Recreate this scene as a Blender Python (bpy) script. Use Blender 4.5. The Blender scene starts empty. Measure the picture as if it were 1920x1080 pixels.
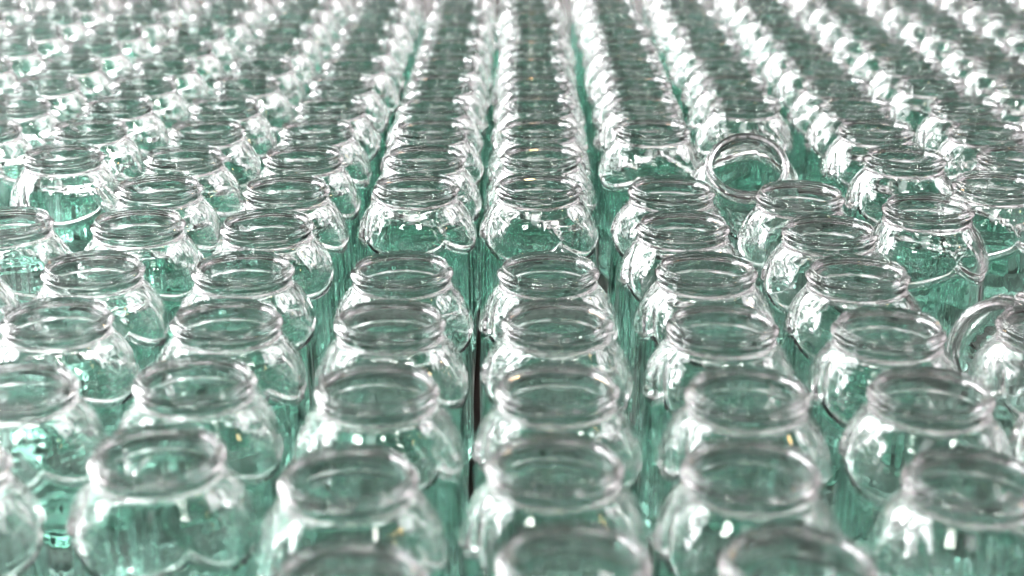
import bpy, math, random
import numpy as np

U = 0.09                      # spacing of the jars in metres
S = bpy.context.scene
COL = S.collection

# ------------------------------------------------------------------ camera
FPX, PITCH, HCAM, Z0 = 3038.4, 0.33409, 3.36803, 10.15666   # focal px at 1920, tilt, height over rims, distance of row 0
JH = 1.42                     # jar height in spacings
cam_d = bpy.data.cameras.new('camera')
cam = bpy.data.objects.new('camera', cam_d); COL.objects.link(cam)
cam.location = (0, 0, (JH + HCAM) * U)
cam.rotation_euler = (math.pi / 2 - PITCH, 0, 0)
cam_d.sensor_width = 36
cam_d.lens = FPX / 1920 * 36
cam_d.clip_start = 0.01; cam_d.clip_end = 60
cam_d.dof.use_dof = True
cam_d.dof.focus_distance = 12.2 * U
cam_d.dof.aperture_fstop = 7.0
cam_d.dof.aperture_blades = 0
S.camera = cam

# ------------------------------------------------------------------ world: the bright hall around the jars
W = bpy.data.worlds.new('World'); S.world = W; W.use_nodes = True
nt = W.node_tree; N = nt.nodes; L = nt.links
for n in list(N): N.remove(n)
def nd(t, **k):
    n = N.new(t)
    for a, b in k.items(): setattr(n, a, b)
    return n
def mth(op, a, b=None, c=None, clamp=False):
    n = nd('ShaderNodeMath', operation=op, use_clamp=clamp)
    for i, v in enumerate((a, b, c)):
        if v is None: continue
        if isinstance(v, (int, float)): n.inputs[i].default_value = v
        else: L.new(v, n.inputs[i])
    return n.outputs[0]
def sstep(v, lo, hi):
    n = nd('ShaderNodeMapRange', interpolation_type='SMOOTHSTEP')
    L.new(v, n.inputs['Value']); n.inputs['From Min'].default_value = lo; n.inputs['From Max'].default_value = hi
    return n.outputs['Result']
def band(v, a, b, s=2.0):
    return mth('MULTIPLY', sstep(v, a - s, a + s), mth('SUBTRACT', 1.0, sstep(v, b - s, b + s)))
def cmix(f, a, b, mode='MIX'):
    n = nd('ShaderNodeMix', data_type='RGBA', blend_type=mode)
    if isinstance(f, (int, float)): n.inputs[0].default_value = f
    else: L.new(f, n.inputs[0])
    for i, v in ((6, a), (7, b)):
        if isinstance(v, tuple): n.inputs[i].default_value = (*v, 1)
        else: L.new(v, n.inputs[i])
    return n.outputs[2]
tc = nd('ShaderNodeTexCoord'); sep = nd('ShaderNodeSeparateXYZ'); L.new(tc.outputs['Generated'], sep.inputs[0])
X, Y, Z = sep.outputs
DEG = 57.29578
el = mth('MULTIPLY', mth('ARCSINE', Z), DEG)
az = mth('MULTIPLY', mth('ARCTAN2', X, Y), DEG)          # 0 ahead, -90 left, +90 right
noi = nd('ShaderNodeTexNoise'); L.new(tc.outputs['Generated'], noi.inputs['Vector']); noi.inputs['Scale'].default_value = 5; noi.inputs['Detail'].default_value = 5
nz = noi.outputs['Fac']
left = sstep(X, 0.45, -0.75)
wall = cmix(left, (0.02, 0.014, 0.013), (0.07, 0.065, 0.065))
wall = cmix(sstep(Y, -0.2, -0.5), wall, (0.015, 0.012, 0.011))
wall = cmix(1.0, wall, cmix(sstep(nz, 0.38, 0.62), (0.45, 0.45, 0.45), (1.25, 1.25, 1.25)), 'MULTIPLY')
# mullioned windows in the walls
def stripes(v, period, duty):
    return mth('GREATER_THAN', mth('FRACT', mth('DIVIDE', mth('ADD', v, 720.0), period)), duty)
pane = mth('MULTIPLY', stripes(az, 7.5, 0.26), stripes(el, 9.0, 0.24))
winL = mth('MULTIPLY', mth('MULTIPLY', band(az, -100, -44), band(el, 9, 33)), pane)
winR = mth('MULTIPLY', mth('MULTIPLY', mth('ADD', band(az, 50, 88), band(az, 200, 210)), band(el, 20, 46)), pane)
# the glazed end wall ahead, brighter to the left, with its frame bars
ahead = mth('MULTIPLY', mth('MULTIPLY', band(az, -70, 60, 8), band(el, 14, 24)), mth('MULTIPLY', stripes(az, 7.0, 0.3), stripes(el, 9.0, 0.25)))
endc = cmix(sstep(az, -8, -42), (2.6, 2.35, 2.4), (26.0, 25.5, 25.5))
wall = cmix(ahead, wall, endc)
n2 = nd('ShaderNodeTexNoise'); L.new(tc.outputs['Generated'], n2.inputs['Vector']); n2.inputs['Scale'].default_value = 11; n2.inputs['Detail'].default_value = 4
view = cmix(sstep(n2.outputs['Fac'], 0.46, 0.56), (3.0, 3.2, 3.0), (34.0, 33.2, 34.2))      # yard and sky seen through the panes
col = cmix(winL, wall, view)
col = cmix(winR, col, (6.0, 5.4, 5.7))
# ceiling with dark roof beams and bright strips added to lift the light from above
ceil_c = cmix(mth('GREATER_THAN', mth('FRACT', mth('MULTIPLY', mth('DIVIDE', Y, mth('MAXIMUM', Z, 0.2)), 1.6)), 0.62), (0.04, 0.036, 0.034), (0.008, 0.012, 0.011))
ceil_c = cmix(mth('GREATER_THAN', mth('FRACT', mth('MULTIPLY', mth('DIVIDE', X, mth('MAXIMUM', Z, 0.2)), 0.9)), 0.75), ceil_c, (2.0, 2.0, 2.0))
ceil_c = cmix(sstep(Y, 0.15, 0.5), ceil_c, (0.03, 0.026, 0.025))
col = cmix(sstep(el, 47, 50), col, ceil_c)
# the hall floor below the horizon
col = cmix(sstep(el, -1, -4), col, (0.025, 0.02, 0.018))
bg = nd('ShaderNodeBackground'); L.new(col, bg.inputs[0]); bg.inputs[1].default_value = 1.0
wo = nd('ShaderNodeOutputWorld'); L.new(bg.outputs[0], wo.inputs[0])

# ------------------------------------------------------------------ lamps of the hall
def area(name, loc, target, sx, sy, power, color=(1, 1, 1)):
    d = bpy.data.lights.new(name, 'AREA'); d.shape = 'RECTANGLE'; d.size = sx; d.size_y = sy; d.energy = power; d.color = color
    o = bpy.data.objects.new(name, d); COL.objects.link(o); o.location = loc
    import mathutils
    v = mathutils.Vector(target) - mathutils.Vector(loc)
    o.rotation_euler = v.to_track_quat('-Z', 'Y').to_euler(); return o
# pairs of fluorescent tubes hung over and behind the camera
for (x, y, z) in ((-1.3, -0.9, 2.3), (0.2, -0.9, 2.3), (1.6, -0.9, 2.3), (-0.6, 0.9, 2.6), (1.2, 0.9, 2.6)):
    for k in (0, 1):
        area('fluorescent_lamp', (x, y + 0.16 * k, z), (x, y + 0.16 * k, 0), 0.55, 0.05, 5.0, (1, 0.99, 0.93))
for (x, y, z) in ((2.2, 0.3, 1.5), (2.4, 1.6, 1.4), (0.1, 3.6, 2.1)):
    area('warm_lamp', (x, y, z), (0, 1, 0), 0.07,0.07,0.7, (1, 0.62, 0.28))

S.view_settings.view_transform = 'Standard'; S.view_settings.look = 'None'
S.view_settings.exposure = 1.3; S.view_settings.gamma = 1.0; S.view_settings.use_curve_mapping = False
cy = S.cycles
cy.max_bounces = 36; cy.transmission_bounces = 36; cy.glossy_bounces = 12; cy.diffuse_bounces = 2; cy.transparent_max_bounces = 8
cy.caustics_reflective = True; cy.caustics_refractive = True
cy.sample_clamp_indirect = 12.0; cy.blur_glossy = 0.3
cy.use_denoising = True

# ------------------------------------------------------------------ materials
def glass(name, color, bump=0.0, streak=(40, 40, 2.0), dist=0.002):
    m = bpy.data.materials.new(name); m.use_nodes = True
    t = m.node_tree; t.nodes.clear()
    g = t.nodes.new('ShaderNodeBsdfGlass'); g.inputs['Color'].default_value = (*color, 1); g.inputs['IOR'].default_value = 1.5; g.inputs['Roughness'].default_value = 0.0
    o = t.nodes.new('ShaderNodeOutputMaterial'); t.links.new(g.outputs[0], o.inputs[0])
    if bump:
        c = t.nodes.new('ShaderNodeTexCoord'); mp = t.nodes.new('ShaderNodeMapping'); mp.inputs['Scale'].default_value = streak
        n = t.nodes.new('ShaderNodeTexNoise'); n.inputs['Scale'].default_value = 1.0; n.inputs['Detail'].default_value = 3
        oi = t.nodes.new('ShaderNodeObjectInfo'); sc = t.nodes.new('ShaderNodeVectorMath'); sc.operation = 'SCALE'
        b = t.nodes.new('ShaderNodeBump'); b.inputs['Strength'].default_value = bump; b.inputs['Distance'].default_value = dist
        ad = t.nodes.new('ShaderNodeVectorMath'); ad.operation = 'ADD'
        t.links.new(c.outputs['Object'], mp.inputs[0])
        cb = t.nodes.new('ShaderNodeCombineXYZ')
        mu = t.nodes.new('ShaderNodeMath'); mu.operation = 'MULTIPLY'; mu.inputs[1].default_value = 37.0
        t.links.new(oi.outputs['Random'], mu.inputs[0])
        for i in range(3): t.links.new(mu.outputs[0], cb.inputs[i])
        t.links.new(mp.outputs[0], ad.inputs[0]); t.links.new(cb.outputs[0], ad.inputs[1])
        t.links.new(ad.outputs[0], n.inputs['Vector']); t.links.new(n.outputs['Fac'], b.inputs['Height'])
        t.links.new(b.outputs[0], g.inputs['Normal'])
    return m
M_NECK = glass('neck_glass', (0.86, 0.86, 0.86), 0.05, (25, 25, 260), 0.0006)
M_SHOULDER = glass('shoulder_glass', (0.978, 0.986, 0.982), 0.08, (45, 45, 45), 0.0015)
M_BODY = glass('body_glass', (0.906, 0.966, 0.949), 0.3, (90, 90, 6), 0.0014)

# ------------------------------------------------------------------ the jar
NT = 192
def smooth(a, b, x):
    t = np.clip((x - a) / (b - a), 0, 1); return t * t * (3 - 2 * t)
def pnoise(th, z, rng, amp, nmax=5):
    r = np.zeros(np.broadcast(th, z).shape)
    for _ in range(9):
        k = rng.randint(1, nmax); q = rng.uniform(-14, 14); ph = rng.uniform(0, 6.28)
        r = r + np.sin(k * th + q * z + ph)
    return r * amp / 3

def ribs(th, z, rng, amp):
    r = np.zeros(np.broadcast(th, z).shape)
    for _ in range(8):
        k = rng.randint(18, 52); ph = rng.uniform(0, 6.28); q = rng.uniform(-2.5, 2.5)
        r = r + np.sin(k * th + q * z + ph) * (0.6 + 0.4 * np.sin(rng.randint(1, 4) * th + rng.uniform(0, 6)))
    return r * amp / 2

def jar_meshes(seed):
    rng = random.Random(seed)
    th = np.linspace(0, 2 * np.pi, NT, endpoint=False)
    # the scalloped lower edge of the bulging shoulder: four lobes with cusps between them
    sk = rng.uniform(0.03, 0.10); am = rng.uniform(0.105, 0.14); lw = rng.uniform(-0.02, 0.02); lp = rng.uniform(0, 6.28)
    def skew(t): return t + sk * np.sin(4 * t + 0.6)
    def edge(t): return 0.392 + am * np.abs(np.cos(2 * skew(t))) ** 0.7 + lw * np.cos(t + lp)
    def crease(t, d):
        tt = t + 1.15 * (0.40 - d)                         # the crease swirls as it climbs
        c = np.abs(np.cos(2 * skew(tt)))
        return np.exp(-(c / 0.14) ** 2) * smooth(0.16, 0.36, d)
    rows = []    # (drop array, radius array, part)
    def add(d, r, part): rows.append((np.broadcast_to(d, (NT,)).astype(float), np.broadcast_to(r, (NT,)).astype(float), part))
    # --- inner surface from the bottom centre up
    IN = []
    for s in np.linspace(0, 1, 9):                        # inner floor and its rounded corner
        a = s * math.pi / 2
        if s == 0: IN.append((1.335, 0.004))
        else: IN.append((1.335 - 0.07 * (1 - math.cos(a)) , 0.33 * math.sin(a) ** 0.6 + 0.094 * (1 - math.cos(a))))
    for d, r in IN: add(d, r, 'body')
    eI = 0.03 + edge(th)
    for s in np.linspace(0, 1, 26)[1:]:
        d = 1.265 + (eI - 1.265) * s
        r = 0.424 + pnoise(th, d, rng_fixed(seed, 1), 0.0022, 9) + ribs(th, d, rng_fixed(seed, 8), 0.0016)
        add(d, r * np.ones(NT), 'body')
    add(eI - 0.006, 0.4235 + 0 * th, 'body')
    seam_in = len(rows)
    bulb_pts_d = np.array([0.14, 0.155, 0.18, 0.22, 0.27, 0.32, 0.37, 0.42, 0.47, 0.53])
    bulb_pts_r = np.array([0.332, 0.342, 0.362, 0.394, 0.425, 0.448, 0.463, 0.471, 0.473, 0.468])
    for s in np.linspace(1, 0, 26):
        d = 0.142 + (eI - 0.012 - 0.142) * s
        r = np.interp(d, bulb_pts_d, bulb_pts_r) - 0.044 * smooth(0.13, 0.2, d) - 0.036 * (1 - smooth(0.13, 0.2, d)) - 0.026 * crease(th, d) + pnoise(th, d, rng_fixed(seed, 2), 0.0022, 5)
        r = r - 0.006 * smooth(0.86, 1.0, s)
        add(d, r, 'shoulder')
    seam_in2 = len(rows)
    for d, r in ((0.137, 0.284), (0.128, 0.277), (0.115, 0.275), (0.102, 0.276), (0.090, 0.2765), (0.078, 0.2775), (0.066, 0.279), (0.054, 0.284), (0.042, 0.288), (0.030, 0.291), (0.018, 0.2935), (0.008, 0.2955), (0.002, 0.298)):
        add(d, r + pnoise(th, np.array(d), rng_fixed(seed, 3), 0.0005, 4), 'neck')
    # --- lip, thread, bead and neck outside
    def thr(d, r):
        # one slim turn of thread
        c = 0.026 + 0.010 * ((th + seed) % (2 * np.pi)) / (2 * np.pi)
        return r + 0.008 * np.exp(-((d - c) / 0.0035) ** 2)
    for d, r in ((0.0, 0.3005), (0.0006, 0.303), (0.003, 0.3055), (0.007, 0.307), (0.012, 0.307), (0.017, 0.307), (0.021, 0.3075), (0.024, 0.308), (0.027, 0.3085), (0.030, 0.309), (0.033, 0.310), (0.036, 0.311), (0.039, 0.313),
                 (0.043, 0.317), (0.046, 0.326), (0.049, 0.334), (0.053, 0.3395), (0.058, 0.342), (0.062, 0.3415), (0.065, 0.338), (0.0665, 0.328), (0.0675, 0.318), (0.070, 0.3145), (0.077, 0.3150), (0.090, 0.319), (0.100, 0.323), (0.115, 0.326), (0.130, 0.3285)):
        add(d, thr(d, r) + pnoise(th, np.array(d), rng_fixed(seed, 4), 0.0004, 4), 'neck')
    # --- shoulder outside
    e = edge(th)
    seam_out1 = len(rows)
    for s in np.linspace(0, 1, 34):
        d = 0.136 + (e - 0.136) * s
        dd = np.maximum(d, 0.14)
        r = np.interp(dd, bulb_pts_d, bulb_pts_r) - 0.034 * crease(th, d) + pnoise(th, d, rng_fixed(seed, 5), 0.0018, 5) * smooth(0.15, 0.25, d) + seam(th, seed) * smooth(0.15, 0.25, d)
        q = smooth(0.84, 1.0, s); r = r - 0.036 * q ** 2
        add(d, r, 'shoulder')
    seam_out2 = len(rows)
    # --- body outside
    for off, r in ((0.004, 0.436), (0.009, 0.446), (0.015, 0.455), (0.022, 0.458), (0.030, 0.4550), (0.040, 0.4530)):
        add(e + off, r, 'body')
    for s in np.linspace(0, 1, 30)[1:]:
        d = (e + 0.045) + (1.33 - e - 0.045) * s
        add(d, 0.453 + 0.012 * smooth(0, .4, s) + pnoise(th, d, rng_fixed(seed, 6), 0.0010, 9) + ribs(th, d, rng_fixed(seed, 9), 0.0015) + seam(th, seed), 'body')
    for d, r in ((1.36, 0.462), (1.385, 0.438), (1.405, 0.42), (1.417, 0.395), (1.42, 0.37), (1.415, 0.34), (1.40, 0.30), (1.385, 0.2), (1.38, 0.1), (1.378, 0.004)):
        add(d, r, 'body')
    D = np.array([a[0] for a in rows]); R = np.array([a[1] for a in rows]); parts = [a[2] for a in rows]
    P = np.stack([R * np.cos(th), R * np.sin(th), JH - D], -1) * U        # rows x NT x 3
    n = len(rows)
    # smooth normals of the whole closed surface
    dv = np.zeros_like(P); dv[1:-1] = P[2:] - P[:-2]; dv[0] = P[1] - P[0]; dv[-1] = P[-1] - P[-2]
    du = np.roll(P, -1, 1) - np.roll(P, 1, 1)
    nor = np.cross(du, dv); ln = np.linalg.norm(nor, axis=2, keepdims=True); nor = nor / np.maximum(ln, 1e-12)
    nor[0] = (0, 0, 1); nor[-1] = (0, 0, -1)
    # du is counter-clockwise; on the inner wall dv goes up: normal points outwards there, into the glass; flip all so they leave the glass
    sgn = -1.0
    segs = {'body': [(0, seam_in), (seam_out2 - 1, n - 1)], 'shoulder': [(seam_in, seam_in2), (seam_out1, seam_out2 - 1)], 'neck': [(seam_in2, seam_out1)]}
    out = {}
    for part, sg in segs.items():
        V = []; F = []; NN = []
        for a, b in sg:                       # quads between ring a..b inclusive
            base = len(V)
            for i in range(a, b + 1):
                V.extend(P[i].tolist()); NN.extend((sgn * nor[i]).tolist())
            for i in range(b - a):
                for j in range(NT):
                    k = (j + 1) % NT
                    p0 = base + i * NT + j; p1 = base + i * NT + k; p2 = base + (i + 1) * NT + k; p3 = base + (i + 1) * NT + j
                    F.append((p3, p2, p1, p0))
            if a == 0:
                F.append(tuple(base + j for j in range(NT)))
            if b == n - 1:
                F.append(tuple(base + (b - a) * NT + j for j in range(NT))[::-1])
        me = bpy.data.meshes.new('jar_' + part)
        me.from_pydata(V, [], F)
        for p in me.polygons: p.use_smooth = True
        me.normals_split_custom_set_from_vertices(NN)
        me.materials.append({'body': M_BODY, 'shoulder': M_SHOULDER, 'neck': M_NECK}[part])
        out[part] = me
    return out
def seam(th, seed):
    # the two mould seams of the glass
    a = 0.25 + 0.1 * seed
    return sum(0.0028 * np.exp(-(((th - a - k * np.pi + np.pi) % (2 * np.pi) - np.pi) / 0.035) ** 2) for k in (0, 1))
def rng_fixed(seed, k): return random.Random(seed * 17 + k)

# ------------------------------------------------------------------ where the jars stand
# lip centres measured for the jars one can tell apart, as points of the plane through the rims, in spacings
def plane(px, py):
    a = (px - 960) / FPX; b = (540 - py) / FPX
    s, c = math.sin(PITCH), math.cos(PITCH)
    dy, dz = c + b * s, -s + b * c
    t = HCAM / -dz
    return a * t, dy * t
MEAS = {(0,0):(165,495),(1,0):(455,495),(2,0):(754,496),(3,0):(1031,497),(4,0):(1325,497),(5,0):(1608,498),
(0,1):(103,586),(1,1):(420,590),(2,1):(731,592),(3,1):(1043,590),(4,1):(1352,598),(5,1):(1668,605),
(0,2):(25,712),(1,2):(363,700),(2,2):(705,715),(3,2):(1046,717),(4,2):(1398,722),(5,2):(1745,725),
(2,4):(655,1075),(3,4):(1085,1026),(4,4):(1470,1026),(1,3):(295,838),(2,3):(660,880),(3,3):(1038,865),(4,3):(1410,878),(5,3):(1825,885),
(1,-1):(505,412),(0,-1):(245,408),(4,-1):(1284,415),(5,-1):(1558,428),(-1,-1):(20,408),
(2,-2):(780,342),(3,-2):(1012,340),(1,-2):(537,345),(0,-2):(300,342),(4,-2):(1255,347),(5,-2):(1500,358),(6,-2):(1743,380),
(2,-3):(796,285),(3,-3):(1016,285),(1,-3):(567,285),(0,-3):(345,287),(-1,-3):(118,283),(6,-3):(1706,289),(7,-3):(1903,288),(7,-2):(1866,333),
(2,-4):(808,233),(3,-4):(1015,233),(1,-4):(597,233),(0,-4):(388,234),(-1,-4):(168,232),(4,-4):(1223,233),(6,-4):(1643,233),(7,-4):(1852,235),
(2,-5):(815,190),(3,-5):(1010,187),(1,-5):(620,190),(0,-5):(424,188),(-1,-5):(224,187),(4,-5):(1207,187),(5,-5):(1398,187),(6,-5):(1606,188),(7,-5):(1812,190)}
MISSING = {(2,-1),(3,-1),(0,4),(1,4),(5,4),(4,-3),(5,-3),(5,-4),(6,-1),(6,0),(-1,-2)}
DX = -0.0018845
def grid(c, r):
    x = c - 2.74917 + DX * r; y = Z0 - r
    return x, y
def proj(x, y, dz=0.0):
    s, c = math.sin(PITCH), math.cos(PITCH); h = HCAM - dz
    dep = y * c + h * s; up = -h * c + y * s
    return 960 + FPX * x / dep, 540 - FPX * up / dep, dep
rnd = random.Random(11)
JARS = []                                                  # (col, row, x, y)
for r in range(4, -17, -1):
    for c in range(-9, 16):
        if (c, r) in MISSING: continue
        if (c, r) in MEAS: x, y = plane(*MEAS[(c, r)])
        else:
            x, y = grid(c, r)
            x += rnd.uniform(-.03, .03) + (0.035 if c <= 2 and r < -5 else 0); y += rnd.uniform(-.025, .025)
            # the far rows bend a little to the left
        px, py, dep = proj(x, y); rad = FPX / dep * 0.46
        if px + rad < 4 or px - rad > 1916: continue
        if py - rad * 0.4 > 1075: continue
        if py + FPX / dep * 0.45 < 0: continue
        JARS.append([c, r, x, y])
# keep neighbours from passing through each other
P = np.array([[j[2], j[3]] for j in JARS])
for it in range(40):
    for i in range(len(P)):
        d = P - P[i]; q = np.hypot(d[:, 0], d[:, 1]); q[i] = 9
        for k in np.where(q < 0.952)[0]:
            v = d[k] / q[k]; g = (0.954 - q[k]) / 2
            P[k] += v * g; P[i] -= v * g
for j, p in zip(JARS, P): j[2], j[3] = float(p[0]), float(p[1])

# ------------------------------------------------------------------ build
fm = bpy.data.materials.new('bounce_sheet'); fm.use_nodes = True
t = fm.node_tree; b = t.nodes['Principled BSDF']; b.inputs['Roughness'].default_value = 0.45
n = t.nodes.new('ShaderNodeTexNoise'); n.inputs['Scale'].default_value = 22; n.inputs['Detail'].default_value = 8
cr = t.nodes.new('ShaderNodeValToRGB'); cr.color_ramp.elements[0].position = 0.38; cr.color_ramp.elements[1].position = 0.6; cr.color_ramp.elements[0].color = (0.012, 0.013, 0.012, 1); cr.color_ramp.elements[1].color = (0.18, 0.185, 0.18, 1)  # pale mottle put in to brighten and streak the jar bodies
t.links.new(n.outputs['Fac'], cr.inputs[0]); t.links.new(cr.outputs[0], b.inputs['Base Color'])
dm = bpy.data.materials.new('dark_steel'); dm.use_nodes = True
b = dm.node_tree.nodes['Principled BSDF']; b.inputs['Base Color'].default_value = (0.010, 0.006, 0.005, 1); b.inputs['Roughness'].default_value = 0.7; b.inputs['Specular IOR Level'].default_value = 0.1
def slab(name, mat, x0, x1, y0, y1, z0, z1):
    me = bpy.data.meshes.new(name)
    vs = [(x, y, z) for z in (z0, z1) for (x, y) in ((x0, y0), (x1, y0), (x1, y1), (x0, y1))]
    me.from_pydata(vs, [], [(4,5,6,7), (3,2,1,0), (0,1,5,4), (1,2,6,5), (2,3,7,6), (3,0,4,7)])
    me.materials.append(mat)
    o = bpy.data.objects.new(name, me); COL.objects.link(o); o['kind'] = 'structure'; return o
slab('ground', dm, -1.8, 1.8, 0.1, 3.0, -0.03, -0.006)
for c in range(-12, 17):                                   # pale strips added to brighten the bodies, one under each line of jars
    xc = (c - 2.74917) * U
    slab('bounce_strip', fm, xc - 0.455 * U, xc + 0.455 * U, 0.2, 2.9, -0.006, 0.0)

VAR = [jar_meshes(s) for s in range(1, 8)]
ORD = ['zeroth','first','second','third','fourth','fifth','sixth','seventh','eighth','ninth','tenth','eleventh','twelfth','thirteenth','fourteenth','fifteenth','sixteenth','seventeenth','eighteenth','nineteenth','twentieth','twenty-first','twenty-second']
def make_jar(v, loc, rot, label, group='glass jars standing in rows'):
    o = bpy.data.objects.new('glass_jar', None); COL.objects.link(o)
    o.empty_display_size = 0.02
    o.location = loc; o.rotation_euler = rot
    o['label'] = label; o['category'] = 'glass jar'; o['group'] = group
    for part in ('neck', 'shoulder', 'body'):
        p = bpy.data.objects.new(part, VAR[v][part]); COL.objects.link(p); p.parent = o
    return o
rows = {}
for j in JARS: rows.setdefault(j[1], []).append(j)
order = sorted(rows, reverse=True)
SPECIAL = {
 (2,-2): 'jar left of the gap at centre, whole bulging shoulder and ribbed body in view, sharp',
 (3,-2): 'jar right of centre gap line, whole bulging shoulder and ribbed body in view, sharp',
 (6,-2): 'jar at right with its scalloped shoulder bare above an empty spot, sharp',
 (-1,-3): 'jar at upper left with its round shoulder bare above an empty spot',
 (5,-5): 'upright jar directly behind the tilted jar, its round shoulder fully bare',
 (4,-4): 'upright jar just left of the tilted jar, its round shoulder fully bare',
}
FACING = {(2, -2): (3, -14), (3, -2): (5, -27), (6, -2): (1, -30), (-1, -3): (4, 8), (5, -5): (2, 12), (4, -4): (0, 25)}
rj = random.Random(5)
for ri, r in enumerate(order):
    js = sorted(rows[r], key=lambda q: q[2])
    nfb = len(order) - ri
    for k, j in enumerate(js):
        c, _, x, y = j
        dep = proj(x, y)[2]
        foc = 'strongly blurred' if dep < 8.3 or dep > 19 else ('softly blurred' if dep < 10 or dep > 15 else 'sharp')
        if (c, r) in SPECIAL: lab = SPECIAL[(c, r)]
        else:
            wr = f'{ORD[ri+1]} row from the front' if ri < len(order) // 2 + 1 else f'{ORD[nfb]} row from the back'
            left = k < len(js) / 2
            wc = f'{ORD[k+1]} from the left' if left else f'{ORD[len(js)-k]} from the right'
            lab = f'{foc} upright clear jar in {wr}, {wc}'
        ang = math.radians(-22 + rj.gauss(0, 14)) + rj.choice((0, 1, 2, 3)) * math.pi / 2
        v = rj.randrange(len(VAR))
        if (c, r) in FACING: v, ang = FACING[(c, r)][0], math.radians(FACING[(c, r)][1])
        make_jar(v, (x * U, y * U, 0), (math.radians(rj.gauss(0, 0.35)), math.radians(rj.gauss(0, 0.35)), ang), lab)

import mathutils
def leaning(v, mouth, axis, spin, label):
    """a jar whose mouth centre and axis (pointing out of the mouth) are given, in spacings"""
    a = mathutils.Vector(axis).normalized()
    q = a.to_track_quat('Z', 'Y') @ mathutils.Quaternion((0, 0, 1), spin)
    base = mathutils.Vector(mouth) - a * JH
    return make_jar(v, base * U, q.to_euler(), label)
mx, my = plane(1402, 303)
leaning(0, (mx, my, JH + 0.0), (-0.06, -math.sin(math.radians(37)), math.cos(math.radians(37))), 0.5,
        'tilted jar leaning towards the viewer, its round dark mouth open to the front')
leaning(2, (grid(6, 0.3)[0] - 0.20, grid(6, 0.3)[1] - 0.26, JH - 0.36), (-0.62, -0.62, 0.48), 1.2,
        'toppled jar lying across the gap at the right edge, mouth facing left')
